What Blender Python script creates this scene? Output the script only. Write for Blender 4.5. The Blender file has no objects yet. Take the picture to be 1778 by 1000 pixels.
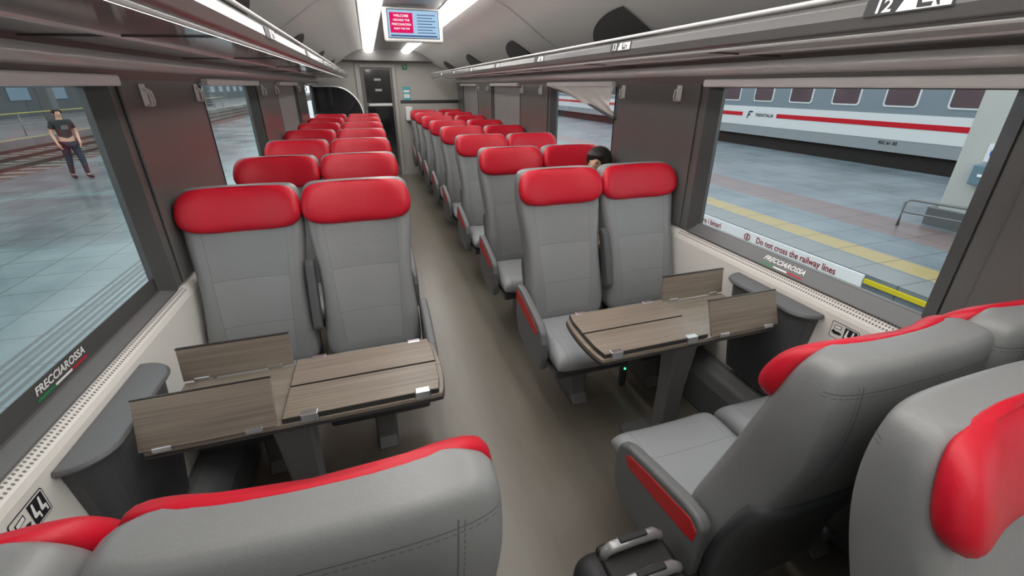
import bpy, bmesh, math, random
from mathutils import Vector, Matrix
random.seed(4)
SC = bpy.context.scene
COL = SC.collection
PI = math.pi
ORG = {}

# ---------------------------------------------------------------- materials
def S(r, g, b):
    f = lambda c: (c/255/12.92) if c/255 <= .04045 else ((c/255+.055)/1.055)**2.4
    return (f(r), f(g), f(b), 1)

class NT:
    def __init__(s, name):
        s.m = bpy.data.materials.new(name); s.m.use_nodes = True
        s.t = s.m.node_tree; s.n = s.t.nodes; s.l = s.t.links
        s.b = s.n['Principled BSDF']; s.out = s.n['Material Output']
    def put(s, sock, v):
        if hasattr(v, 'is_output'): s.l.new(v, sock)
        else: sock.default_value = v
    def math(s, op, *a):
        n = s.n.new('ShaderNodeMath'); n.operation = op
        for i, v in enumerate(a): s.put(n.inputs[i], v)
        return n.outputs[0]
    def coords(s):
        tc = s.n.new('ShaderNodeTexCoord'); return tc.outputs['Object']
    def xyz(s, v=None):
        n = s.n.new('ShaderNodeSeparateXYZ'); s.l.new(v or s.coords(), n.inputs[0]); return n.outputs
    def noise(s, scale, detail=4, stretch=None, vec=None):
        n = s.n.new('ShaderNodeTexNoise'); n.inputs['Scale'].default_value = scale; n.inputs['Detail'].default_value = detail
        v = vec or s.coords()
        if stretch:
            mp = s.n.new('ShaderNodeMapping'); mp.inputs['Scale'].default_value = stretch; s.l.new(v, mp.inputs[0]); v = mp.outputs[0]
        s.l.new(v, n.inputs['Vector']); return n.outputs['Fac']
    def mix(s, f, a, b):
        n = s.n.new('ShaderNodeMix'); n.data_type = 'RGBA'
        s.put(n.inputs[0], f); s.put(n.inputs[6], a); s.put(n.inputs[7], b); return n.outputs[2]
    def ramp(s, f, lo, hi):
        n = s.n.new('ShaderNodeMapRange'); s.put(n.inputs[0], f); n.inputs[1].default_value = lo; n.inputs[2].default_value = hi; return n.outputs[0]
    def bump(s, h, st=.3, d=.01):
        n = s.n.new('ShaderNodeBump'); n.inputs['Strength'].default_value = st; n.inputs['Distance'].default_value = d
        s.put(n.inputs['Height'], h); s.l.new(n.outputs[0], s.b.inputs['Normal'])
    def set(s, col=None, rough=None, metal=None, spec=None, emit=None, es=0):
        if col is not None: s.put(s.b.inputs['Base Color'], col)
        if rough is not None: s.put(s.b.inputs['Roughness'], rough)
        if metal is not None: s.b.inputs['Metallic'].default_value = metal
        if spec is not None: s.b.inputs['Specular IOR Level'].default_value = spec
        if emit is not None: s.put(s.b.inputs['Emission Color'], emit); s.b.inputs['Emission Strength'].default_value = es
        return s.m

def dim(c, k): return (c[0]*k, c[1]*k, c[2]*k, 1)
def mat(name, col, rough=.5, metal=0, var=.12, scale=8, stretch=None, bump=0, spec=.5):
    t = NT(name)
    f = t.noise(scale, 5, stretch)
    t.set(t.mix(f, dim(col, 1-var), dim(col, 1+var)), rough, metal, spec)
    if bump: t.bump(t.noise(scale*30, 3), bump, .002)
    return t.m
def emis(name, col, st):
    t = NT(name); return t.set((0, 0, 0, 1), .5, 0, 0, col, st)

def leather(name, col, kind):
    t = NT(name); o = t.coords(); x, y, z = t.xyz(o)
    ax = t.math('ABSOLUTE', x)
    f = t.noise(5, 4, None, o)
    c = t.mix(f, dim(col, .92), dim(col, 1.06))
    line = 0.0
    if kind == 'back':
        inz = t.math('MULTIPLY', t.math('GREATER_THAN', z, .5), t.math('LESS_THAN', z, 1.22))
        edge = t.math('ADD', .148, t.math('MULTIPLY', t.math('SUBTRACT', z, .75), .06))
        l1 = t.math('MULTIPLY', t.math('COMPARE', ax, edge, .0014), inz)
        inx = t.math('LESS_THAN', ax, edge)
        l2 = t.math('MULTIPLY', t.math('MAXIMUM', t.math('COMPARE', z, .87, .0016), t.math('COMPARE', z, .665, .0016)), inx)
        back = t.math('GREATER_THAN', y, t.math('SUBTRACT', t.math('MULTIPLY', t.math('SUBTRACT', z, .8), .3), .06))
        front = t.math('SUBTRACT', 1.0, back)
        l2 = t.math('MULTIPLY', l2, front)
        dash = t.math('LESS_THAN', t.math('FRACT', t.math('DIVIDE', t.math('ADD', z, x), .011)), .62)
        st = t.math('MULTIPLY', t.math('MAXIMUM', t.math('MULTIPLY', t.math('COMPARE', ax, t.math('ADD', edge, .009), .001), inz), t.math('COMPARE', z, 1.196, .001)), dash)
        l3 = t.math('MULTIPLY', t.math('MAXIMUM', t.math('COMPARE', z, 1.205, .0012), st), back)
        line = t.math('MAXIMUM', t.math('MAXIMUM', l1, l2), l3)
        pan = t.math('MULTIPLY', t.math('MULTIPLY', inx, inz), t.math('MULTIPLY', front, t.math('LESS_THAN', z, .87)))
        c = t.mix(t.math('MULTIPLY', pan, .5), c, dim(col, 1.24))
        amt = t.math('ADD', .36, t.math('MULTIPLY', back, .38))
        c = t.mix(t.math('MULTIPLY', line, amt), c, dim(col, .3))
    elif kind == 'cushion':
        l1 = t.math('COMPARE', ax, .17, .0016); l2 = t.math('COMPARE', y, -.43, .0016)
        line = t.math('MAXIMUM', l1, l2)
        c = t.mix(t.math('MULTIPLY', line, .4), c, dim(col, .35))
    t.set(c, .45 if kind == 'red' else .36, 0, .45)
    g = t.noise(260, 2, None, o); wr = t.noise(11, 4, None, o)
    h = t.math('SUBTRACT', t.math('ADD', t.math('MULTIPLY', g, .25), t.math('MULTIPLY', wr, 2.4)), line)
    t.bump(h, .36, .003)
    return t.m

GREY = S(133, 134, 134)
M = {}
M['back'] = leather('grey_leather_back', GREY, 'back')
M['cushion'] = leather('grey_leather_cushion', S(158, 160, 162), 'cushion')
M['red'] = leather('red_leather', S(200, 18, 42), 'red')
M['redp'] = mat('red_plastic', S(195, 36, 40), .4, var=.05)
M['shell'] = mat('dark_shell_plastic', S(74, 75, 77), .34, var=.08)
M['arm'] = mat('armrest_plastic', S(106, 107, 108), .45, var=.06)
M['armdark'] = mat('armrest_dark', S(82, 83, 84), .5, var=.06)
M['metal'] = mat('grey_painted_metal', S(118, 118, 117), .4, .1)
M['chrome'] = mat('brushed_steel', S(200, 200, 200), .28, .9, .05)
M['white'] = mat('white_panel', S(232, 229, 222), .4, var=.03, scale=3)
M['whitep'] = mat('white_plastic', S(250, 249, 247), .35, var=.02)
M['pier'] = mat('bronze_grey_panel', S(101, 101, 99), .3, 0, .08, 3, (1, 1, .3))
M['frame'] = mat('window_frame_grey', S(80, 80, 79), .35, 0, .08)
M['framebot'] = mat('window_frame_lower', S(102, 103, 103), .35, 0, .05)
M['ceil'] = mat('ceiling_grey', S(188, 186, 183), .34, 0, .05, 2)
M['ceildark'] = mat('ceiling_dark', S(114, 112, 110), .33, 0, .08, 2)
M['recess'] = mat('recess_black', S(60, 59, 58), .5, 0, .08)
M['under'] = mat('rack_underside', S(134, 133, 132), .10, 0, .06, 2, spec=1.0)
M['lip'] = mat('rack_lip', S(104, 103, 102), .25, 0, .08)
M['joint'] = mat('joint_dark', S(50, 49, 48), .5)
M['trimm'] = mat('satin_trim', S(230, 229, 227), .25, .15, .05)
M['black'] = mat('black_plastic', S(28, 28, 30), .35, var=.1)
M['rubber'] = mat('black_rubber', S(24, 24, 24), .6)
M['endwall'] = mat('end_wall_grey', S(180, 176, 170), .4, 0, .05, 2)
M['door'] = mat('door_grey', S(116, 114, 111), .35, .1, .06)
M['darkglass'] = mat('dark_glass', S(30, 30, 33), .06, 0, .1, spec=.8)
M['blind'] = mat('grey_roller_blind', S(146, 146, 144), .6, 0, .05, 4)
M['blindwhite'] = mat('white_blind_cloth', S(240, 238, 233), .7, 0, .05, 4)
M['console'] = mat('console_grey', S(98, 99, 100), .45, 0, .06)
M['letter'] = mat('letter_white', S(246, 246, 244), .5, 0, .02)
M['ink'] = mat('print_black', S(35, 35, 38), .5, 0, .02)
M['green'] = mat('print_green', S(40, 140, 80), .5, 0, .02)
M['redink'] = mat('print_red', S(200, 30, 45), .5, 0, .02)
M['signred'] = mat('sign_dark_red', S(150, 24, 40), .5, 0, .02)
M['signwhite'] = mat('sign_white', S(250, 250, 250), .5, 0, .01)
M['teal'] = mat('print_teal', S(80, 175, 185), .5, 0, .02)
M['screen'] = emis('screen_blue', S(168, 202, 230), 1.0)
M['screenred'] = emis('screen_magenta', S(224, 30, 100), 1.0)
M['screenwhite'] = emis('screen_white', (1, 1, 1, 1), 1.0)
M['screenink'] = emis('screen_ink', S(80, 100, 150), .8)
M['light'] = emis('light_diffuser', (1, .975, .94, 1), 9.0)
M['led'] = emis('green_led', (.05, 1, .25, 1), 4)
M['rackfill'] = emis('rack_fill_glow', (1, .97, .93, 1), 30)  # glow for the added fill strip under the right rack
M['rackfilldim'] = emis('rack_fill_glow_dim', (1, .97, .93, 1), 9)  # weaker glow for the added fill strip under the left rack
M['skin'] = mat('skin', S(206, 160, 135), .5, 0, .05)
M['hair'] = mat('dark_hair', S(34, 27, 24), .6, 0, .2, 60)
M['shirt'] = mat('dark_shirt', S(40, 44, 42), .8, 0, .15, 20)
M['trousers'] = mat('dark_trousers', S(36, 38, 52), .8, 0, .15, 20)
M['jacket'] = mat('dark_jacket', S(38, 38, 42), .8, 0, .15, 20)
M['shoe'] = mat('dark_shoe', S(30, 30, 34), .6)
M['suit'] = mat('suitcase_black', S(28, 28, 30), .5, 0, .2, 30, bump=.3)
M['suitgrey'] = mat('suitcase_handle_grey', S(150, 150, 150), .25, .4, .05)
mouthm = mat('lips', S(160, 98, 90), .5)

def wood():
    t = NT('grey_brown_wood'); o = t.coords()
    f = t.noise(1, 6, (2.5, 150, 150), o); g = t.noise(3, 3, (.8, 6, 6), o)
    k = t.math('ADD', t.math('MULTIPLY', f, .7), t.math('MULTIPLY', g, .3))
    t.set(t.mix(t.ramp(k, .3, .7), S(110, 100, 89), S(150, 138, 125)), .34, 0, .5)
    t.bump(f, .08, .002); return t.m
M['wood'] = wood()
M['edge'] = mat('table_edge_black', S(50, 48, 46), .35)
def floor_m():
    t = NT('worn_floor'); o = t.coords()
    f = t.noise(1.0, 3, (1.6, .3, 1), o); g = t.noise(30, 3, (1, .12, 1), o)
    k = t.math('ADD', t.math('MULTIPLY', f, .75), t.math('MULTIPLY', g, .25))
    t.set(t.mix(t.ramp(k, .3, .7), S(104, 98, 88), S(124, 118, 107)), .28, 0, .55)
    return t.m
M['floor'] = floor_m()
def vent_m():
    t = NT('perforated_grille'); x, y, z = t.xyz()
    fx = t.math('SUBTRACT', t.math('FRACT', t.math('DIVIDE', x, .010)), .5)
    fy = t.math('SUBTRACT', t.math('FRACT', t.math('DIVIDE', y, .012)), .5)
    d = t.math('ADD', t.math('MULTIPLY', fx, fx), t.math('MULTIPLY', fy, fy))
    h = t.math('LESS_THAN', d, .085)
    t.set(t.mix(h, S(226, 223, 216), S(110, 107, 104)), .4); return t.m
M['vent'] = vent_m()
def tiles(name, ca, cb, size, rough, groove=None, extra=None):
    t = NT(name); o = t.coords(); x, y, z = t.xyz(o)
    fx = t.math('FRACT', t.math('DIVIDE', x, size)); fy = t.math('FRACT', t.math('DIVIDE', y, size*1.0))
    w = .03
    gl = t.math('MAXIMUM', t.math('LESS_THAN', fx, w), t.math('LESS_THAN', fy, w))
    n = t.noise(.9, 5, None, o)
    c = t.mix(t.ramp(n, .3, .7), ca, cb)
    for (x0, x1, col, k) in (extra or []):
        inn = t.math('MULTIPLY', t.math('GREATER_THAN', x, x0), t.math('LESS_THAN', x, x1))
        c = t.mix(t.math('MULTIPLY', inn, k), c, col)
    c = t.mix(t.math('MULTIPLY', gl, .7), c, dim(ca, .35))
    if groove:
        inn = t.math('MULTIPLY', t.math('GREATER_THAN', x, groove[0]), t.math('LESS_THAN', x, groove[1]))
        st = t.math('LESS_THAN', t.math('FRACT', t.math('DIVIDE', x, .085)), .55)
        c = t.mix(t.math('MULTIPLY', inn, t.math('MULTIPLY', st, .85)), c, dim(ca, .22))
    r = t.math('ADD', rough, t.math('MULTIPLY', n, .2))
    t.set(c, r, 0, .5); return t.m
M['platL'] = tiles('platform_wet_tiles', S(86, 106, 108), S(122, 140, 141), .6, .08, (-3.75, -2.6))
M['platR'] = tiles('platform_right_paving', S(96, 107, 114), S(122, 133, 140), .6, .2, None,
                   [(5.49, 6.0, S(116, 118, 117), .8), (6.05, 6.5, S(164, 142, 80), .85), (7.5, 8.6, S(124, 98, 94), .7)])
M['platF'] = tiles('platform_far_paving', S(90, 92, 92), S(116, 118, 118), .6, .4, None, [(-15.75, -15.5, S(170, 160, 60), .6)])
M['ballast'] = mat('brown_ballast', S(86, 73, 66), .9, 0, .5, 9, bump=.5)
M['rail'] = mat('rail_steel', S(70, 52, 44), .5, .2)
M['concrete'] = mat('pale_concrete', S(182, 184, 180), .7, 0, .06, 3)
M['concreted'] = mat('dark_concrete', S(96, 98, 98), .8, 0, .1, 3)
M['sleeper'] = mat('grey_sleepers', S(108, 102, 96), .8, 0, .1, 3)
M['trainwhite'] = mat('carriage_white', S(224, 226, 226), .3, 0, .03, 2)
M['traingrey'] = mat('carriage_grey', S(132, 143, 151), .3, 0, .05, 2)
M['trainlow'] = mat('carriage_lower_grey', S(150, 156, 158), .4, 0, .05, 2)
M['trainred'] = mat('carriage_red', S(200, 26, 42), .3, 0, .03, 2)
M['trainglass'] = mat('carriage_window_glass', S(100, 84, 88), .1, 0, .35, 1)
M['dark'] = mat('undercarriage_dark', S(44, 40, 38), .8, 0, .3, 5)
M['buildred'] = mat('building_red', S(104, 34, 40), .6, 0, .1, 2)
M['buildgrey'] = mat('building_grey', S(70, 76, 80), .7, 0, .15, 1)
M['yellow'] = mat('yellow_paint', S(225, 205, 40), .5, 0, .05)
M['yellowdull'] = mat('dull_yellow_paint', S(150, 145, 70), .5, 0, .05)
M['blue'] = mat('blue_sign', S(30, 90, 180), .4, 0, .03)
M['bluegrey'] = mat('blue_grey_box', S(100, 125, 140), .4, 0, .05)
def glass_m():
    t = NT('window_glass')
    tr = t.n.new('ShaderNodeBsdfTransparent'); tr.inputs[0].default_value = (.95, .975, .975, 1)
    gl = t.n.new('ShaderNodeBsdfGlossy'); gl.inputs['Roughness'].default_value = .01
    fr = t.n.new('ShaderNodeFresnel'); fr.inputs[0].default_value = 1.3
    n = t.noise(3, 2); mx = t.n.new('ShaderNodeMixShader')
    t.l.new(t.math('MULTIPLY', fr.outputs[0], t.math('ADD', .08, t.math('MULTIPLY', n, .06))), mx.inputs[0])
    t.l.new(tr.outputs[0], mx.inputs[1]); t.l.new(gl.outputs[0], mx.inputs[2]); t.l.new(mx.outputs[0], t.out.inputs[0])
    return t.m
M['glass'] = glass_m()

# ---------------------------------------------------------------- builders
def tag(o, label=None, cat=None, group=None, kind=None):
    if label: o['label'] = label
    if cat: o['category'] = cat
    if group: o['group'] = group
    if kind: o['kind'] = kind
    return o
def thing(name, label, cat, loc=(0, 0, 0), rz=0, group=None):
    o = bpy.data.objects.new(name, None); COL.objects.link(o)
    o.empty_display_size = .1; o.location = loc; o.rotation_euler = (0, 0, rz); ORG[o] = Vector(loc)
    return tag(o, label, cat, group)
def obj(name, vf, m, parent=None, smooth=True, sub=0, bev=0, seg=3, local=False, kind=None):
    v, f = (vf.v, vf.f) if isinstance(vf, MB) else vf
    me = bpy.data.meshes.new(name)
    off = Vector((0, 0, 0))
    if parent is not None and not local: off = ORG[parent]
    if parent is None and not local:
        lo = [min(p[i] for p in v) for i in range(3)]; hi = [max(p[i] for p in v) for i in range(3)]
        off = Vector(((lo[0]+hi[0])/2, (lo[1]+hi[1])/2, lo[2])) if kind != 'structure' else off
    me.from_pydata([tuple(Vector(p)-off) for p in v], [], f)
    bm = bmesh.new(); bm.from_mesh(me); bmesh.ops.recalc_face_normals(bm, faces=bm.faces); bm.to_mesh(me); bm.free()
    o = bpy.data.objects.new(name, me); COL.objects.link(o); me.materials.append(m)
    if smooth: me.shade_smooth()
    if parent is not None:
        o.parent = parent; ORG[o] = ORG.get(parent, Vector((0, 0, 0)))
    else:
        o.location = off; ORG[o] = off
    if bev:
        b = o.modifiers.new('bevel', 'BEVEL'); b.width = bev; b.segments = seg; b.limit_method = 'ANGLE'; b.angle_limit = .6; b.harden_normals = True
    if sub:
        s = o.modifiers.new('sub', 'SUBSURF'); s.levels = sub; s.render_levels = sub
    if kind: o['kind'] = kind
    return o
class MB:
    def __init__(s): s.v = []; s.f = []
    def add(s, v, f):
        n = len(s.v); s.v += [tuple(p) for p in v]; s.f += [tuple(i+n for i in q) for q in f]; return s
    def box(s, x0, x1, y0, y1, z0, z1):
        v = [(x, y, z) for x in (x0, x1) for y in (y0, y1) for z in (z0, z1)]
        return s.add(v, [(0, 1, 3, 2), (4, 6, 7, 5), (0, 4, 5, 1), (2, 3, 7, 6), (0, 2, 6, 4), (1, 5, 7, 3)])
    def prism(s, poly, axis, a, b):
        n = len(poly)
        def P(p, t):
            if axis == 'x': return (t, p[0], p[1])
            if axis == 'y': return (p[0], t, p[1])
            return (p[0], p[1], t)
        v = [P(p, a) for p in poly]+[P(p, b) for p in poly]
        f = [tuple(range(n)), tuple(range(2*n-1, n-1, -1))]+[(i, (i+1) % n, (i+1) % n+n, i+n) for i in range(n)]
        return s.add(v, f)
    def strip(s, poly, axis, a, b):
        n = len(poly)
        P = {'y': lambda p, t: (p[0], t, p[1]), 'x': lambda p, t: (t, p[0], p[1])}[axis]
        v = [P(p, a) for p in poly]+[P(p, b) for p in poly]
        return s.add(v, [(i, i+1, i+1+n, i+n) for i in range(n-1)])
    def loft(s, rings, cap=True):
        n = len(rings[0]); v = [p for r in rings for p in r]; f = []
        for k in range(len(rings)-1):
            for i in range(n):
                j = (i+1) % n; f.append((k*n+i, k*n+j, (k+1)*n+j, (k+1)*n+i))
        if cap: f.append(tuple(range(n-1, -1, -1))); f.append(tuple((len(rings)-1)*n+i for i in range(n)))
        return s.add(v, f)
    def tube(s, pts, r, n=10):
        rings = []
        pts = [Vector(p) for p in pts]
        for i, p in enumerate(pts):
            d = (pts[min(i+1, len(pts)-1)]-pts[max(i-1, 0)]).normalized()
            u = d.cross(Vector((0, 0, 1)));  u = Vector((1, 0, 0)) if u.length < 1e-3 else u.normalized()
            w = d.cross(u)
            rr = r[i] if isinstance(r, (list, tuple)) else r
            rings.append([p+u*math.cos(a)*rr+w*math.sin(a)*rr for a in [2*PI*k/n for k in range(n)]])
        return s.loft(rings)
    def ball(s, c, rx, ry, rz, n=12, m=8):
        rings = []
        for k in range(1, m):
            a = PI*k/m
            rings.append([(c[0]+rx*math.sin(a)*math.cos(2*PI*i/n), c[1]+ry*math.sin(a)*math.sin(2*PI*i/n), c[2]-rz*math.cos(a)) for i in range(n)])
        return s.loft(rings)
def B(*a): return MB().box(*a)
def tab(t, T):
    if t <= T[0][0]: return T[0][1]
    for (a, x), (b, y) in zip(T, T[1:]):
        if t <= b: return x+(y-x)*(t-a)/(b-a)
    return T[-1][1]
def text(name, body, size, loc, xa, ya, m, parent, align='CENTER', shear=0, width=1.0, bold=.0):
    cu = bpy.data.curves.new(name, 'FONT'); cu.body = body; cu.size = size; cu.align_x = align; cu.align_y = 'CENTER'; cu.shear = shear; cu.offset = bold
    cu.resolution_u = 3
    t = bpy.data.objects.new('tmp_text', cu); COL.objects.link(t)
    bpy.context.view_layer.update()
    me = bpy.data.meshes.new_from_object(t.evaluated_get(bpy.context.evaluated_depsgraph_get()))
    bpy.data.objects.remove(t); bpy.data.curves.remove(cu)
    xa = Vector(xa); ya = Vector(ya); L = Vector(loc)-ORG[parent]
    for v in me.vertices: v.co = L+xa*v.co.x*width+ya*v.co.y
    me.name = name; me.materials.clear(); me.materials.append(m)
    o = bpy.data.objects.new(name, me); COL.objects.link(o); o.parent = parent; ORG[o] = ORG[parent]
    return o
def copy_tree(o, parent=None):
    c = o.copy(); COL.objects.link(c)
    if parent: c.parent = parent
    for ch in list(o.children): copy_tree(ch, c)
    return c
def rounded(x0, x1, y0, y1, r, n=5):
    P = []
    for cx, cy, a0 in ((x1-r, y1-r, 0), (x0+r, y1-r, PI/2), (x0+r, y0+r, PI), (x1-r, y0+r, 3*PI/2)):
        for k in range(n+1):
            a = a0+PI/2*k/n; P.append((cx+r*math.cos(a), cy+r*math.sin(a)))
    return P

# ---------------------------------------------------------------- camera
Mc = Matrix(((.9508, -.3098, .0024), (-.12056, -.37712, -.91828), (.28539, .87281, -.39591)))
cam = bpy.data.objects.new('camera', bpy.data.cameras.new('camera')); COL.objects.link(cam)
R = Matrix((Mc[0], -Mc[1], -Mc[2])).transposed()
cam.matrix_world = Matrix.Translation((-.4186, 0, 1.6797)) @ R.to_4x4()
cam.data.sensor_width = 36; cam.data.lens = 735.64/1778*36
cam.data.shift_x = (889-898.2)/1778; cam.data.shift_y = (466.2-500)/1778
cam.data.clip_start = .02; cam.data.clip_end = 400
SC.camera = cam

# ---------------------------------------------------------------- setting: coach shell
Y0, Y1 = -1.9, 9.05
obj('floor', B(-1.32, 1.32, Y0, Y1+.1, -.08, 0), M['floor'], smooth=False, kind='structure')
WIN = [(.783+2.19*k, 1.930+2.19*k) for k in range(-1, 4)]
ZBS = {-1: .884, 1: .893}      # outer bottom of the window frame
ZIS = {-1: .912, 1: .950}      # glass bottom
ZT = 1.69
XW = 1.285
# ceiling
side = [(.41, 2.27), (.50, 2.252), (.62, 2.20), (.75, 2.115), (.88, 2.025), (1.0, 1.955), (1.15, 1.885), (1.30, 1.83)]
mb = MB()
for s in (-1, 1):
    mb.strip([(s*x, z) for x, z in side], 'y', Y0, Y1)
ceil = obj('ceiling', mb, M['ceil'], kind='structure')
obj('centre_panel', MB().box(-.235, .235, Y0, Y1, 2.268, 2.30), M['ceildark'], ceil, smooth=False)
obj('bulkhead', MB().prism([(-1.3, 2.09), (1.3, 2.09), (1.3, 2.3), (-1.3, 2.3)], 'y', Y1-.25, Y1), M['ceildark'], ceil, smooth=False)
def side_at(u): return tab(u, side)
for s in (-1, 1):
    for k in range(-2, 4):
        ya = 2.16+1.84*k; n = 14; rows = []
        for i in range(n+1):
            t = i/n; h = math.sqrt(max(0, 1-t*t)); row = []
            for j in range(13):
                x = 1.24-.40*h*j/12
                row.append((s*(x-.004), ya+.76*t, side_at(x)-.008))
            rows.append(row)
        v = [p for r in rows for p in r]
        f = [(i*13+j, i*13+j+1, (i+1)*13+j+1, (i+1)*13+j) for i in range(n) for j in range(12)]
        obj('dark_recess', MB().add(v, f), M['recess'], ceil)
    for k in range(-1, 5):
        y = 1.2+2.19*k
        obj('panel_joint', MB().strip([(s*(x-.003), z-.004) for x, z in side], 'y', y-.005, y+.005), M['ceildark'], ceil)

# walls
wall = {}
for s, nm in ((-1, 'left'), (1, 'right')):
    ZB = ZBS[s]
    prof = [(1.262, 0), (1.262, .835), (1.268, .853), (1.305, ZB), (1.36, ZB), (1.36, 0)]
    w = obj('wall_'+nm, MB().prism([(s*x, z) for x, z in prof], 'y', Y0, Y1), M['white'], smooth=False, bev=.006, kind='structure')
    wall[s] = w
    edges = [Y0]+[e for a, b in WIN for e in (a-.045, b+.045)]+[Y1]
    for i in range(0, len(edges), 2):
        a, b = edges[i], edges[i+1]
        obj('pier_panel', B(*sorted((s*XW, s*1.36)), a, b, ZB, 1.73), M['pier'], w, smooth=False, bev=.008)
        if b-a > .9:
            obj('pier_facing', B(*sorted((s*(XW-.012), s*XW)), a+.06, b-.06, ZB+.01, 1.70), M['pier'], w, smooth=False, bev=.008)
    obj('upper_fascia', MB().prism([(s*1.275, 1.69), (s*1.36, 1.69), (s*1.36, 1.86), (s*1.25, 1.86)], 'y', Y0, Y1), M['ceildark'], w, smooth=False)
    dz = (ZB-.853)/(1.305-1.268)
    for a, b in WIN:
        v = [(s*(x-.0015), y, .853+(x-1.268)*dz+.002) for x, y in ((1.273, a-.1), (1.2975, a-.1), (1.2975, b+.1), (1.273, b+.1))]
        obj('vent_grille', (v, [(0, 1, 2, 3)]), M['vent'], w, smooth=False)
    pr = [(1.285+.055*math.cos(a), 1.758+.030*math.sin(a)) for a in [PI*k/10+PI/2 for k in range(11)]]
    obj('trim_%d' % (1 if s < 0 else 2), MB().prism([(s*x, z) for x, z in pr], 'y', Y0, Y1), M['trimm'], smooth=True, bev=0, kind='structure')
    obj('baseboard_'+nm, MB().prism([(s*x, z) for x, z in ((1.13, 0), (1.13, .2), (1.16, .26), (1.22, .29), (1.262, .29), (1.262, 0))], 'y', Y0, Y1), M['console'], smooth=False, bev=.02, kind='structure')
    # pictogram sticker: u runs along the reading direction
    def on_wall(poly, d): return ([(s*(1.262-d), .968-s*u*.9, .778+(z-.778)*.9) for u, z in poly], [tuple(range(len(poly)))])
    def rect(a, b, c, d): return [(a, c), (b, c), (b, d), (a, d)]
    st = obj('pictogram_sticker', on_wall(rounded(-.06, .06, .738, .818, .008), .0008), M['ink'], w, smooth=False)
    obj('sticker_face', on_wall(rounded(-.057, .057, .741, .815, .006), .0014), M['white'], st, smooth=False)
    obj('dark_field', on_wall(rect(.0, .053, .745, .811), .0019), M['ink'], st, smooth=False)
    for u0 in (.005, .029):
        obj('seat_symbol', on_wall([(u0, .770), (u0+.006, .805), (u0+.012, .805), (u0+.010, .775), (u0+.020, .772), (u0+.020, .752), (u0+.015, .752), (u0+.015, .764), (u0+.002, .764)], .0024), M['letter'], st, smooth=False)
    obj('hand_symbol', on_wall([(-.052, .765), (-.040, .758), (-.012, .762), (-.006, .772), (-.02, .776), (-.034, .774), (-.048, .779)], .0019), M['ink'], st, smooth=False)
    obj('card_symbol', on_wall([(-.046, .785), (-.014, .789), (-.014, .806), (-.046, .802)], .0019), M['ink'], st, smooth=False)
    obj('card_symbol', on_wall([(-.043, .788), (-.017, .7915), (-.017, .803), (-.043, .7995)], .0024), M['letter'], st, smooth=False)

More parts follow.
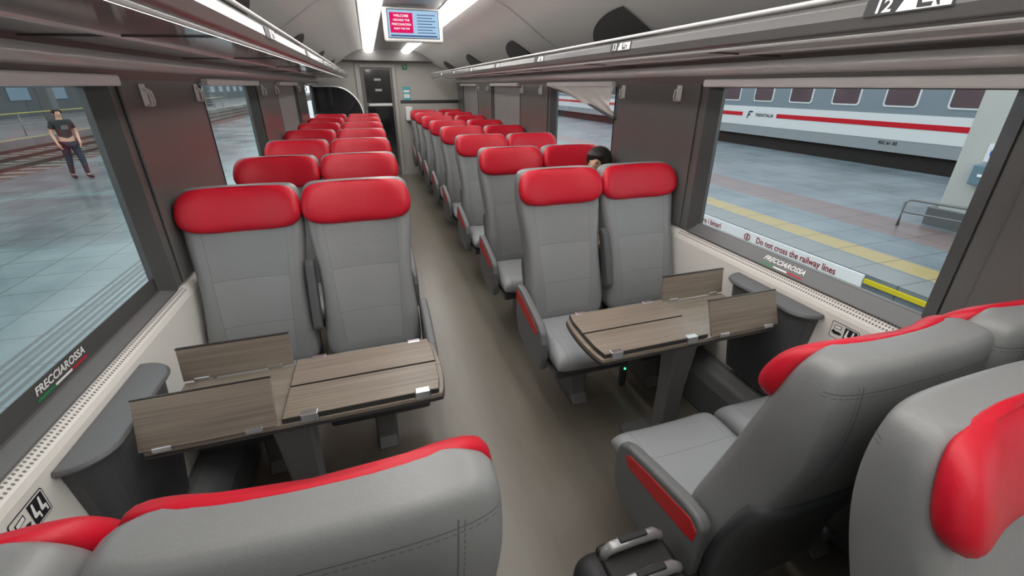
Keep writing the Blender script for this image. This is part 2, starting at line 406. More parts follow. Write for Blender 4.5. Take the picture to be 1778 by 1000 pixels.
# windows
wn = 0
for s in (-1, 1):
    ZB, ZI = ZBS[s], ZIS[s]
    xf = lambda z: (XW-.004)+(1.325-XW+.004)*(z-ZB)/(ZI-ZB)
    for k, (a, b) in enumerate(WIN):
        wn += 1
        O = [(a-.045, ZB), (b+.045, ZB), (b+.045, ZT), (a-.045, ZT)]
        I = [(a+.01, ZI), (b-.01, ZI), (b-.01, 1.672), (a+.01, 1.672)]
        v = [(s*(XW-.004), y, z) for y, z in O]+[(s*1.325, y, z) for y, z in I]+[(s*1.345, y, z) for y, z in O]+[(s*1.345, y, z) for y, z in I]
        f = []
        for i in range(4):
            j = (i+1) % 4
            f += [(i, j, j+4, i+4), (i+4, j+4, j+12, i+12), (i+8, j+8, j, i), (i+12, j+12, j+8, i+8)]
        w = obj('window_%d' % wn, (v, f), M['frame'], smooth=False, kind='structure')
        obj('pane', B(*sorted((s*1.332, s*1.336)), a, b, ZI-.01, 1.68), M['glass'], w, smooth=False)
        z0, z1 = ZB+.003, ZI-.003
        def on(z, o): return s*(xf(z)-o)
        obj('lower_strip', ([(on(z0, .002), a-.02, z0), (on(z0, .002), b+.02, z0), (on(z1, .002), b-.005, z1), (on(z1, .002), a+.005, z1)], [(0, 1, 2, 3)]), M['framebot'], w, smooth=False)
        if k in (0, 1, 2):
            xa = (0, -s, 0)
            if s > 0:
                cy = (a+b)/2-.03; ya = Vector((s*(xf(z1)-xf(z0)), 0, z1-z0)).normalized()
                zc = z0+(z1-z0)*.62; xt = on(zc, .0045)
                za, zb_ = z0+(z1-z0)*.13, z0+(z1-z0)*.24
                xa_, xb_ = on(za, .004), on(zb_, .004)
            else:      # lettering stuck on the lower edge of the pane
                cy = (a+b)/2-.03; ya = Vector((0, 0, 1)); zc = .945; xt = s*1.330
                za, zb_ = .919, .926; xa_ = xb_ = s*1.330
                obj('dark_border', ([(s*1.3312, a+.01, ZI-.004), (s*1.3312, b-.01, ZI-.004), (s*1.3312, b-.01, .968), (s*1.3312, a+.01, .968)], [(0, 1, 2, 3)]), M['frame'], w, smooth=False)
            text('lettering', 'FRECCIAROSSA', .031, (xt, cy, zc), xa, ya, M['letter'], w, shear=.25, width=1.0, bold=.0008)
            for q, mm in enumerate(('green', 'letter', 'redink')):
                y0 = cy+s*(.11-.073*q); y1 = cy+s*(.11-.073*(q+1))
                y0, y1 = min(y0, y1), max(y0, y1)
                obj('tricolour_bar', ([(xa_, y0, za), (xa_, y1, za), (xb_, y1, zb_), (xb_, y0, zb_)], [(0, 1, 2, 3)]), M[mm], w, smooth=False)
        obj('blind_box', B(*sorted((s*1.238, s*1.30)), a-.05, b+.05, 1.676, 1.712), M['whitep'], w, smooth=False, bev=.008)
        if (s == 1 and k in (3, 4)) or (s == -1 and k == 3):
            obj('roller_blind', B(*sorted((s*1.300, s*1.304)), a-.02, b+.02, .96, 1.69), M['blind'], w, smooth=False)
        if s == 1 and k == 2:
            v = []; n = 24; m_ = 8
            for i in range(n+1):
                t = i/n; y = a-.06+(b-a+.1)*t; drop = .20*(1-t)**1.1+.035
                for j in range(m_+1):
                    q = j/m_
                    v.append((1.285-.05*math.sin(q*PI)-.02*math.sin(9*t+4*q)*q-.010*math.sin(26*t+11*q), y, 1.70-drop*q))
            f = [(i*(m_+1)+j, i*(m_+1)+j+1, (i+1)*(m_+1)+j+1, (i+1)*(m_+1)+j) for i in range(n) for j in range(m_)]
            obj('sagging_blind', (v, f), M['blindwhite'], w, sub=1)
            obj('blind_bar', MB().tube([(1.27, a-.08, 1.458), (1.275, a+.3, 1.535), (1.28, a+.7, 1.613), (1.285, b+.04, 1.665)], .010), M['frame'], w)

# end walls
we = obj('wall_end', MB().box(-1.36, -.60, Y1, Y1+.08, 0, 2.3).box(.12, 1.36, Y1, Y1+.08, 0, 2.3).box(-.60, .12, Y1, Y1+.08, 2.05, 2.3), M['endwall'], smooth=False, kind='structure')
obj('dark_band', B(.16, 1.3, Y1-.004, Y1, 1.36, 1.42), M['recess'], we, smooth=False)
obj('exit_sign', B(.25, .34, Y1-.006, Y1, 1.95, 2.04), M['green'], we, smooth=False)
text('arrow_mark', '\u2191', .08, (.295, Y1-.008, 1.995), (1, 0, 0), (0, 0, 1), M['letter'], we)
nt_ = obj('notice', B(.22, .36, Y1-.006, Y1, 1.42, 1.66), M['teal'], we, smooth=False)
obj('notice_band', B(.235, .345, Y1-.008, Y1-.005, 1.56, 1.60), M['letter'], nt_, smooth=False)
obj('notice_band', B(.235, .345, Y1-.008, Y1-.005, 1.46, 1.53), M['letter'], nt_, smooth=False)
obj('wall_back', B(-1.36, 1.36, Y0-.08, Y0, 0, 2.3), M['endwall'], smooth=False, kind='structure')
dr = obj('door_1', MB().box(-.60, -.52, Y1-.03, Y1+.06, 0, 2.05).box(.05, .12, Y1-.03, Y1+.06, 0, 2.05).box(-.52, .05, Y1-.03, Y1+.06, 1.98, 2.05), M['endwall'], smooth=False, bev=.01, kind='structure')
lf = obj('door_leaf', MB().box(-.52, .05, Y1, Y1+.04, 0, 1.98), M['door'], dr, smooth=False)
obj('door_glass', B(-.45, .01, Y1-.006, Y1+.002, 1.38, 1.95), M['darkglass'], lf, smooth=False)
obj('door_glass', B(-.45, .01, Y1-.006, Y1+.002, .2, 1.31), M['darkglass'], lf, smooth=False)
obj('door_notice', B(-.42, .0, Y1-.01, Y1-.003, 1.325, 1.365), M['letter'], lf, smooth=False)
obj('door_handle', B(-.49, -.465, Y1-.05, Y1, .95, 1.25), M['chrome'], lf, smooth=False, bev=.008)
for cx, cz in ((-.22, 1.78), (-.22, 1.6)):
    obj('door_sticker', B(cx-.06, cx+.06, Y1-.009, Y1-.005, cz-.02, cz+.02), M['endwall'], lf, smooth=False)

pt = thing('glass_partition', 'dark curved glass partition with a white edge behind the last left row', 'partition', (-.9, 8.05, 0))
cur = [(-1.25, 1.66), (-.95, 1.66)]+[(-.95+.42*math.sin(a), 1.20+.46*math.cos(a)) for a in [PI/2*k/8 for k in range(1, 9)]]
obj('panel', MB().prism(cur+[(-.53, 0), (-1.25, 0)], 'y', 8.03, 8.06), M['darkglass'], pt, smooth=False)
obj('edge_rail', MB().tube([(x, 8.045, z) for x, z in cur]+[(-.53, 8.045, .02)], .016), M['whitep'], pt)

# ---------------------------------------------------------------- luggage racks
for s, nm in ((-1, 'left'), (1, 'right')):
    rk = thing('luggage_rack', 'long glossy grey luggage rack above the %s hand windows' % nm, 'luggage rack', (s*1.0, 3.5, 1.8), 0)
    obj('shelf', MB().prism([(s*x, z) for x, z in ((.765, 1.806), (1.25, 1.796), (1.25, 1.810), (.765, 1.826))], 'y', Y0, Y1-.35), M['under'], rk, smooth=False)
    obj('lip', MB().prism([(s*x, z-.029) for x, z in ((.722, 1.862), (.733, 1.834), (.77, 1.822), (.785, 1.832), (.77, 1.900), (.742, 1.905), (.727, 1.893))], 'y', Y0, Y1-.35), M['lip'], rk, smooth=False, bev=.006)
    obj('rail', MB().tube([(s*.732, Y0, 1.883), (s*.732, Y1-.35, 1.883)], .007), M['trimm'], rk)
    obj('lower_rail', MB().tube([(s*.755, Y0, 1.796), (s*.755, Y1-.35, 1.796)], .006), M['trimm'], rk)
    obj('added_fill_strip', B(*sorted((s*.787, s*.794)), Y0, Y1-.4, 1.8014, 1.8052), M['rackfill'] if s > 0 else M['rackfilldim'], rk, smooth=False)  # added glowing strip, tucked behind the lip to brighten wall and hooks
    obj('middle_rail', MB().prism([(s*x, z) for x, z in ((1.02, 1.8005), (1.03, 1.7945), (1.045, 1.7945), (1.055, 1.8))], 'y', Y0, Y1-.35), M['trimm'], rk, smooth=False)
    for k in range(8):
        y = .45+1.095*k
        obj('joint_strip', MB().prism([(s*x, z) for x, z in ((.80, 1.8045), (1.24, 1.7955), (1.24, 1.7930), (.80, 1.8020))], 'y', y-.006, y+.006), M['joint'], rk, smooth=False)
    ys = [.76, 1.96, 3.03, 4.1, 5.2, 6.3, 7.4] if s == 1 else [1.9, 3.0, 4.1, 5.2, 6.3, 7.4]
    for i, y in enumerate(ys):
        p0 = Vector((s*.7212, y, 1.830)); up = Vector((s*.005, 0, .035)).normalized(); xa = Vector((0, -s, 0))
        def poly(P, off): return ([tuple(p0+xa*q[0]+up*q[1]+Vector((-s*off, 0, 0))) for q in P], [tuple(range(len(P)))])
        def pl(a, b, c, d, off): return poly([(a, c), (b, c), (b, d), (a, d)], off)
        plate = obj('number_plate', pl(-.09, .09, .0, .036, .001), M['ink'], rk, smooth=False)
        if s == 1 and i < 2:
            text('seat_number', '12' if i == 0 else '13', .040, p0+xa*(-.05)+up*.018+Vector((-s*.002, 0, 0)), xa, up, M['letter'], plate, bold=.001)
        obj('icon_field', poly([(-.018, .003), (.085, .003), (.085, .033), (-.006, .033)], .002), M['letter'], plate, smooth=False)
        obj('seat_icon', poly([(.018, .031), (.024, .031), (.030, .014), (.050, .014), (.050, .006), (.022, .006)], .003), M['ink'], plate, smooth=False)
        obj('figure_icon', poly([(.031, .024), (.037, .024), (.040, .0175), (.054, .0175), (.060, .006), (.065, .006), (.059, .022), (.038, .022)], .003), M['ink'], plate, smooth=False)
        obj('figure_icon', poly([(.034+.0035*math.cos(q*PI/4), .028+.0035*math.sin(q*PI/4)) for q in range(8)], .003), M['ink'], plate, smooth=False)

# ---------------------------------------------------------------- ceiling lights + screen
for s, nm in ((-1, 'left'), (1, 'right')):
    L = thing('ceiling_light', 'long white %s light strip running along the ceiling' % nm, 'ceiling light', (s*.322, 3.5, 2.25), 0)
    obj('diffuser', MB().prism([(s*x, z) for x, z in ((.245, 2.262), (.255, 2.230), (.285, 2.212), (.360, 2.212), (.390, 2.230), (.40, 2.262), (.40, 2.275), (.245, 2.275))], 'y', Y0, Y1-.26), M['light'], L, smooth=False)
    obj('housing', MB().box(*sorted((s*.228, s*.245)), Y0, Y1-.26, 2.260, 2.28).box(*sorted((s*.40, s*.417)), Y0, Y1-.26, 2.260, 2.28), M['trimm'], L, smooth=False)
tv = thing('monitor', 'passenger information screen hanging from the ceiling over the aisle', 'screen', (0, 4.03, 2.01))
obj('housing', B(-.235, .235, 4.0, 4.06, 2.005, 2.252), M['trimm'], tv, smooth=False, bev=.014)
obj('bracket', B(-.1, .1, 4.01, 4.05, 2.24, 2.267), M['metal'], tv, smooth=False)
obj('bezel', B(-.205, .205, 3.997, 4.001, 2.032, 2.236), M['black'], tv, smooth=False)
sc = obj('screen', B(-.2, .2, 3.995, 3.998, 2.037, 2.231), M['screen'], tv, smooth=False)
obj('advert_panel', B(-.185, -.005, 3.9935, 3.9952, 2.07, 2.213), M['screenred'], sc, smooth=False)
for i, (tx, sz) in enumerate((('WELCOME', .024), ('ABOARD THE', .021), ('FRECCIAROSSA', .022), ("ENJOY THE TRIP", .017))):
    text('screen_text', tx, sz, (-.095, 3.9925, 2.190-.030*i), (1, 0, 0), (0, 0, 1), M['screenwhite'], sc, bold=.0005)
for i in range(7):
    obj('schedule_line', B(.03, .15 if i % 2 else .175, 3.9935, 3.9952, 2.198-.021*i, 2.204-.021*i), M['screenink'], sc, smooth=False)
obj('screen_footer', B(-.185, .185, 3.9935, 3.9952, 2.044, 2.056), M['screenink'], sc, smooth=False)

# ---------------------------------------------------------------- hooks
ORD = ['first', 'second', 'third', 'fourth', 'fifth', 'sixth', 'seventh', 'eighth']
def hook(s, y, label):
    h = thing('coat_hook', label, 'coat hook', (s*(XW-.012), y, 1.60), 0, 'white coat hooks on the wall piers')
    x = XW-.012
    obj('back_plate', B(*sorted((s*x, s*(x-.008))), y-.022, y+.022, 1.60, 1.685), M['whitep'], h, smooth=False, bev=.004)
    for d in (-.013, .013):
        obj('prong', MB().tube([(s*(x-.004), y+d, 1.670), (s*(x-.024), y+d, 1.655), (s*(x-.028), y+d, 1.625), (s*(x-.024), y+d, 1.605), (s*(x-.012), y+d, 1.602)], .005, 8), M['whitep'], h)
for s, nm in ((-1, 'left'), (1, 'right')):
    for k in range(3):
        hook(s, 2.2+2.19*k, 'white coat hook on the %s wall, near end of the %s pier beyond table' % (nm, ORD[k]))
        hook(s, 2.8+2.19*k, 'white coat hook on the %s wall, far end of the %s pier beyond table' % (nm, ORD[k]))

# ---------------------------------------------------------------- seats
YF = [(.43, -.195), (.52, -.195), (.62, -.178), (.8, -.125), (.95, -.075), (1.05, -.042), (1.15, -.012), (1.265, .015)]
WB = [(.43, .226), (.55, .230), (.7, .219), (.8, .215), (.92, .224), (1.02, .238), (1.10, .246), (1.17, .246), (1.21, .243), (1.238, .236), (1.254, .224), (1.264, .20)]
TH = [(.43, .135), (.8, .155), (.95, .150), (1.05, .136), (1.16, .110), (1.22, .092), (1.25, .082), (1.264, .066)]
BO = [(.43, .02), (.6, .038), (.9, .040), (1.05, .042), (1.2, .035), (1.264, .02)]
def back_mesh():
    rings = []
    for z in (.43, .47, .54, .62, .70, .78, .86, .94, 1.01, 1.07, 1.13, 1.18, 1.215, 1.238, 1.252, 1.261, 1.264):
        yf, w, th, bo = (tab(z, T) for T in (YF, WB, TH, BO)); r = []
        for i in range(13):
            s = -1+2*i/12
            y = yf-bo*abs(s)**3+(.022 if abs(s) > .99 else 0)
            r.append((w*s*(.985 if abs(s) > .99 else .97), y, z))
        r.append((w, yf+th*.35-.005, z))
        for s in (1, .93, .82, .6, .3, 0, -.3, -.6, -.82, -.93, -1):
            r.append((w*s*.985, yf+th-(.022*abs(s)**7+.006*s*s)*min(1, th/.09), z))
        r.append((-w, yf+th*.35-.005, z))
        rings.append(r)
    return MB().loft(rings)
WP = [(1.074, .150), (1.081, .188), (1.098, .223), (1.122, .2440), (1.15, .2500), (1.18, .2490), (1.212, .243), (1.238, .230), (1.255, .208), (1.265, .165)]
PP = [(1.074, .0), (1.084, .015), (1.107, .026), (1.15, .030), (1.19, .027), (1.23, .021), (1.252, .012), (1.265, -.002)]
WG = [(1.074, .02), (1.09, .042), (1.125, .055), (1.17, .060), (1.215, .056), (1.245, .046), (1.265, .032)]
BK = [(1.074, .008), (1.2, .010), (1.245, .012), (1.256, .015), (1.265, .013)]
def head_mesh():
    rings = []
    for z in (1.074, 1.078, 1.087, 1.102, 1.122, 1.147, 1.170, 1.198, 1.222, 1.241, 1.254, 1.262, 1.265):
        yf, w, p, g, bk = (tab(z, T) for T in (YF, WP, PP, WG, BK)); r = []
        for i in range(13):
            s = -1+2*i/12
            y = yf-p-g*abs(s)**2.5+(.024 if abs(s) > .99 else (.004 if abs(s) > .8 else 0))
            r.append((w*s*.985, y, z))
        r.append((w, yf-.014, z)); r.append((w*.94, yf+bk-.012, z)); r.append((w*.5, yf+bk, z)); r.append((0, yf+bk, z)); r.append((-w*.5, yf+bk, z)); r.append((-w*.94, yf+bk-.012, z)); r.append((-w, yf-.014, z))
        rings.append(r)
    return MB().loft(rings)
def cushion_mesh():
    rings = []
    for y, zt, zb in ((-.605, .415, .395), (-.598, .44, .375), (-.575, .462, .362), (-.53, .474, .355), (-.43, .472, .352), (-.32, .462, .352), (-.2, .455, .352), (-.13, .45, .36)):
        r = []; w = .231
        for i in range(11):
            s = -1+2*i/10
            r.append((w*s*(.985 if abs(s) > .99 else 1), y, zt+.014*abs(s)**3-(.022 if abs(s) > .99 else 0)))
        r.append((w, y, (zt+zb)/2)); r.append((w*.95, y, zb)); r.append((0, y, zb)); r.append((-w*.95, y, zb)); r.append((-w, y, (zt+zb)/2))
        rings.append(r)
    return MB().loft(rings)
def shell_mesh():
    rings = []
    for z in (.36, .40, .5, .6, .7, .78, .81):
        yf = tab(z, YF); th = tab(z, TH); w = .232 if z < .79 else .20; r = []
        for i in range(9):
            s = 1-2*i/8; r.append((w*s, yf+th-.034*s**6+.018-(.012 if z > .8 else 0), z))
        for i in range(9):
            s = -1+2*i/8; r.append((w*s*.98, yf+th-.034*s**6-.02, z))
        rings.append(r)
    return MB().loft(rings)
ARM = [(-.075, .625), (-.10, .648), (-.16, .645), (-.32, .606), (-.43, .575), (-.475, .545), (-.497, .49), (-.495, .40), (-.475, .33), (-.44, .30), (-.25, .31), (-.12, .35), (-.085, .42)]
def arm_mesh(h): return MB().prism([(y, z) for y, z in ARM], 'x', *sorted((h*.234, h*.276)))
INL = [(-.09, .603), (-.12, .622), (-.30, .582), (-.405, .552), (-.43, .532), (-.42, .508), (-.40, .498), (-.28, .518), (-.12, .548), (-.095, .558)]
def inlay_mesh(h): return MB().prism(INL, 'x', *sorted((h*.2740, h*.2782)))
def make_seat(kind, h):
    t = thing('train_seat', 'seat', 'seat', (0, 0, 0), 0, 'grey leather train seats with red headrests')
    K = dict(parent=t, local=True)
    obj('backrest', back_mesh(), M['back'], sub=1, **K)
    obj('headrest', head_mesh(), M['red'], sub=1, **K)
    obj('seat_cushion', cushion_mesh(), M['cushion'], sub=1, **K)
    obj('back_shell', shell_mesh(), M['shell'], sub=1, **K)
    obj('seat_frame', B(-.215, .215, -.55, -.08, .30, .358), M['shell'], bev=.015, smooth=False, **K)
    obj('pedestal', MB().prism([(-.44, 0), (-.16, 0), (-.20, .05), (-.22, .30), (-.38, .30), (-.40, .05)], 'x', -.05, .05), M['metal'], bev=.012, smooth=False, **K)
    if kind == 'aisle':
        a = obj('armrest', arm_mesh(h), M['arm'], bev=.014, smooth=False, **K)
        i = obj('armrest_inlay', inlay_mesh(h), M['redp'], a, local=True, bev=.002, smooth=False)
        i['label'] = 'red strip along the armrest'
    else:
        v = MB(); x0, x1 = sorted((-h*.226, -h*.266))
        v.prism([(-.235, .63), (-.21, .60), (-.175, .61), (-.07, .90), (-.075, .925), (-.11, .935), (-.135, .91)], 'x', x0, x1)
        obj('centre_armrest', v, M['armdark'], bev=.012, smooth=False, **K)
    return t
XS, XV = .529, 1.022
PRO = {}
for kind in ('aisle', 'window'):
    for h in (-1, 1): PRO[(kind, h)] = make_seat(kind, h)
used = set()
def place(kind, side_, y, facing, label, zs=1.0, dx=0.0, rz=0.0):
    h = -side_ if facing < 0 else side_
    if kind == 'window': h = -h
    key = (kind, h)
    o = PRO[key] if key not in used else copy_tree(PRO[key])
    used.add(key)
    o.location = (side_*(XS if kind == 'aisle' else XV)+dx, y, 0)
    o.rotation_euler = (0, 0, (0 if facing < 0 else PI)+rz)
    o.scale = (1, 1, zs)
    o['label'] = label
    return o
for s, nm, n in ((-1, 'left', 7), (1, 'right', 8)):
    for k in range(n):
        for kind in ('aisle', 'window'):
            if k == 0: lab = 'grey %s seat with red headrest facing the %s folding table' % (kind, nm)
            else: lab = 'red-topped grey %s seat, %s row beyond the %s folding table' % (kind, ORD[k], nm)
            place(kind, s, 2.157+.916*k, -1, lab)
    for kind in ('aisle', 'window'):
        la = 'near grey %s seat seen from behind, on camera side of %s table' % (kind, nm)
        lb = 'closest grey %s seat, back to back with the near %s table seat' % (kind, nm)
        if s < 0:
            place(kind, s, .47 if kind == 'aisle' else .488, 1, la, .960, -.018, -.04)
            place(kind, s, .160, -1, lb, .985, -.04 if kind == 'aisle' else -.02)
        else:
            place(kind, s, .485, 1, la, .964, .024)
            place(kind, s, .235, -1, lb, .98, -.022)

# ---------------------------------------------------------------- tables
def make_table(s, nm):
    t = thing('folding_table', 'grey-brown wooden folding table with half-raised leaves on the %s side' % nm, 'table', (s*.79, 1.33, 0), 0, 'folding tables')
    ya, yb = 1.17, 1.49; ym = 1.33
    end = [(s*(.312-.030*math.cos(a)), ym+(.17)*math.sin(a)) for a in [(-1+2*k/10)*1.25 for k in range(11)]]
    XB = 1.143
    poly = [(s*XB, ya), (s*.33, ya-.004)]+end+[(s*.33, yb+.004), (s*XB, yb)]
    obj('table_board', MB().prism(poly, 'z', .712, .729), M['wood'], t, smooth=False, bev=.003)
    obj('board_rim', MB().prism([(x-s*.003 if abs(x) < .5 else x, y+(.003 if y > ym else -.003)) for x, y in poly], 'z', .704, .713), M['edge'], t, smooth=False)
    for y0, y1 in ((ya, ym-.003), (ym+.003, yb)):
        def pl(g):
            if y0 == ya: return [(s*(.787-g), y0+g), (s*(.312+g), y0+g), (s*(.302+g), y0+.06), (s*(.300+g), y1-g), (s*(.787-g), y1-g)]
            return [(s*(.787-g), y0+g), (s*(.300+g), y0+g), (s*(.302+g), y1-.06), (s*(.312+g), y1-g), (s*(.787-g), y1-g)]
        lf = obj('leaf', MB().prism(pl(.0018), 'z', .740, .7495), M['wood'], t, smooth=False, bev=.0015)
        obj('leaf_edge', MB().prism(pl(0), 'z', .733, .7475), M['edge'], lf, smooth=False)
    for y0, dy, dz in ((ya, .052, .138), (yb, .018, .118)):
        n = Vector((0, -dz, dy)).normalized()*.013
        if y0 == yb: n = -n
        p = [Vector((0, y0, .735)), Vector((0, y0+dy, .735+dz))]
        sec = [p[0], p[1], p[1]+n, p[0]+n]
        x0, x1 = s*.80, s*1.146
        lf = obj('leaf', MB().prism([(q.y, q.z) for q in sec], 'x', min(x0, x1), max(x0, x1)), M['wood'], t, smooth=False, bev=.002)
        edge = MB().prism([(q.y, q.z) for q in (p[1], p[1]+n, p[1]+n+Vector((0, 0, .004)), p[1]+Vector((0, 0, .004)))], 'x', min(x0, x1)-.001, max(x0, x1)+.001)
        obj('leaf_edge', edge, M['edge'], lf, smooth=False)
        for xx in (.86, 1.09):
            c = p[0]+n*.5
            hb = MB().box(*sorted((s*(xx-.024), s*(xx+.024))), c.y-.011, c.y+.011, c.z-.006, c.z+.010)
            obj('hinge', hb, M['chrome'], t, smooth=False, bev=.003)
    for xx in (.365, .71):
        for y0, y1 in ((ya-.007, ya+.020), (yb-.014, yb+.007)):
            obj('hinge', B(*sorted((s*(xx-.025), s*(xx+.025))), y0, y1, .722, .7525), M['chrome'], t, smooth=False, bev=.004)
    obj('under_frame', B(*sorted((s*.45, s*1.12)), 1.25, 1.41, .675, .705), M['metal'], t, smooth=False, bev=.008)
    obj('pedestal', MB().loft([[(s*(.80+a*w), 1.33+dy+b*d, z) for a, b in ((-1, -1), (1, -1), (1, 1), (-1, 1))] for z, w, d, dy in ((0, .05, .04, .02), (.35, .05, .04, .012), (.675, .065, .055, 0))]), M['metal'], t, smooth=False, bev=.012)
    obj('foot_plate', MB().prism(rounded(*sorted((s*.64, s*.92)), 1.2, 1.5, .04), 'z', 0, .018), M['metal'], t, smooth=False, bev=.004)
    c = thing('window_console', 'dark grey rounded console shelf under the %s window' % nm, 'console', (s*1.2, 1.29, 0), 0, 'window consoles')
    def D(x, y0, y1, z, r=.09):
        P = [(s*1.261, y0, z), (s*1.261, y1, z)]
        n = 8
        for k in range(n+1):
            a = PI/2*k/n; P.append((s*(x+r-r*math.sin(a)), y1-r+r*math.cos(a), z))
        for k in range(n+1):
            a = PI/2*k/n; P.append((s*(x+r-r*math.cos(a)), y0+r-r*math.sin(a), z))
        return P
    obj('shelf', MB().loft([D(1.156, 1.06, 1.52, .795), D(1.150, 1.055, 1.525, .805), D(1.156, 1.06, 1.52, .816)]), M['console'], c, smooth=False, bev=.003)
    obj('body', MB().loft([D(1.21, 1.13, 1.45, .33, .04), D(1.18, 1.10, 1.48, .55, .07), D(1.165, 1.075, 1.505, .795)]), M['shell'], c, smooth=False)
make_table(-1, 'left'); make_table(1, 'right')

# ---------------------------------------------------------------- suitcase, dispenser, socket
su = thing('suitcase', 'small black suitcase with grey handles in the aisle at bottom', 'suitcase', (.10, .56, 0))
obj('body', B(-.045, .255, .42, .69, .05, .49), M['suit'], su, smooth=False, bev=.06, seg=6)
obj('zip_band', MB().box(-.05, .26, .585, .605, .11, .43), M['rubber'], su, smooth=False, bev=.02)
obj('handle_housing', B(.03, .225, .515, .675, .475, .505), M['rubber'], su, smooth=False, bev=.014)
for y0, y1, z in ((.618, .664, .526), (.53, .574, .518)):
    ym = (y0+y1)/2
    hd = obj('handle_bar', MB().tube([(.04, ym, .488), (.045, ym, z-.01), (.062, ym, z), (.128, ym, z+.004), (.195, ym, z), (.212, ym, z-.01), (.217, ym, .488)], [.012, .014, .016, .0165, .016, .014, .012], 12), M['suitgrey'], su)
    obj('grip_pad', B(.085, .17, ym-.009, ym+.009, z+.014, z+.0225), M['rubber'], hd, smooth=False, bev=.004)
for x in (0, .2):
    for y in (.48, .64):
        obj('wheel', MB().prism([(y+.025*math.cos(a), .025+.025*math.sin(a)) for a in [2*PI*k/14 for k in range(14)]], 'x', x-.01, x+.012), M['rubber'], su, smooth=False)
    obj('wheel_mount', B(x-.018, x+.02, .46, .66, .04, .09), M['rubber'], su, smooth=False)
dp = thing('soap_dispenser', 'white hand sanitiser dispenser on the end wall beside the door', 'dispenser', (.30, Y1, 1.0))
obj('body', B(.235, .365, Y1-.1, Y1, 1.05, 1.30), M['whitep'], dp, smooth=False, bev=.02)
obj('nozzle', B(.27, .33, Y1-.09, Y1-.03, 1.02, 1.06), M['metal'], dp, smooth=False, bev=.006)
so = thing('power_socket', 'small grey socket post with green light under the right table seats', 'socket', (.846, 1.8, 0))
obj('box', B(.826, .866, 1.79, 1.82, 0, .15), M['shell'], so, smooth=False, bev=.008)
obj('indicator', B(.841, .851, 1.786, 1.791, .122, .132), M['led'], so, smooth=False)

# ---------------------------------------------------------------- people
def skin(name, N, E, m, parent, sub=2, root=None):
    keys = list(N); me = bpy.data.meshes.new(name)
    me.from_pydata([N[k][0] for k in keys], [(keys.index(a), keys.index(b)) for a, b in E], [])
    o = bpy.data.objects.new(name, me); COL.objects.link(o); o.parent = parent
    md = o.modifiers.new('skin', 'SKIN'); md.use_smooth_shade = True
    sl = me.skin_vertices[0] if me.skin_vertices else None
    if sl is None:
        bm = bmesh.new(); bm.from_mesh(me); bm.verts.layers.skin.verify(); bm.to_mesh(me); bm.free(); sl = me.skin_vertices[0]
    for i, k in enumerate(keys):
        r = N[k][1]; r = (r, r) if not isinstance(r, tuple) else r
        sl.data[i].radius = r; sl.data[i].use_root = (k == (root or keys[0]))
    sb = o.modifiers.new('sub', 'SUBSURF'); sb.levels = sub; sb.render_levels = sub
    me.materials.append(m); ORG[o] = Vector((0, 0, 0))
    return o
def hand(N, E, w, d, side_v, up, pre):
    d = Vector(d).normalized(); sv = Vector(side_v).normalized(); up = Vector(up).normalized(); w = Vector(w)
    N[pre+'p'] = (tuple(w+d*.05), (.034, .02)); E.append((pre+'w', pre+'p'))
    for i, (off, ln) in enumerate(((-.03, .062), (-.01, .074), (.01, .07), (.028, .055))):
        b = w+d*.085+sv*off
        N[pre+'a%d' % i] = (tuple(b), .0095); N[pre+'b%d' % i] = (tuple(b+d*ln*.55+up*.006), .0085); N[pre+'c%d' % i] = (tuple(b+d*ln+up*.022), .007)
        E += [(pre+'p', pre+'a%d' % i), (pre+'a%d' % i, pre+'b%d' % i), (pre+'b%d' % i, pre+'c%d' % i)]
    N[pre+'t1'] = (tuple(w+d*.045-sv*.042+up*.008), .011); N[pre+'t2'] = (tuple(w+d*.085-sv*.056+up*.018), .009)
    E += [(pre+'p', pre+'t1'), (pre+'t1', pre+'t2')]
def face(parent, c, fwd, upv, hair_long=False, front_cover=.52):
    f = Vector(fwd).normalized(); u = Vector(upv).normalized(); r = f.cross(u).normalized(); c = Vector(c)
    for sg in (-1, 1):
        p = c+f*.080+r*sg*.032+u*.012
        obj('eye', MB().ball(p, .008, .008, .005, 10, 6), M['ink'], parent, local=True)
        q = c+r*sg*.084-u*.005
        obj('ear', MB().ball(q, .014, .014, .028, 8, 6), M['skin'], parent, local=True)
    obj('mouth', MB().ball(c+f*.080-u*.052, .02, .012, .006, 10, 6), mouthm, parent, local=True)
    n, m_ = 24, 12; rings = []
    for k in range(m_+1):
        a = PI*.5*k/m_*1.32
        ring = []
        for i in range(n):
            b = 2*PI*i/n
            front = math.cos(b)
            w_ = min(1, max(0, (front-.15)/.35))
            aa = a*((1.45 if hair_long else 1.0)*(1-w_)+front_cover*w_)
            rad = .106
            d = u*math.cos(aa)+(f*math.cos(b)*1.04+r*math.sin(b)*.92)*math.sin(aa)
            ring.append(c+u*.02+d*rad)
        rings.append(ring)
    obj('hair', MB().loft(rings), M['hair'], parent, local=True, sub=1)

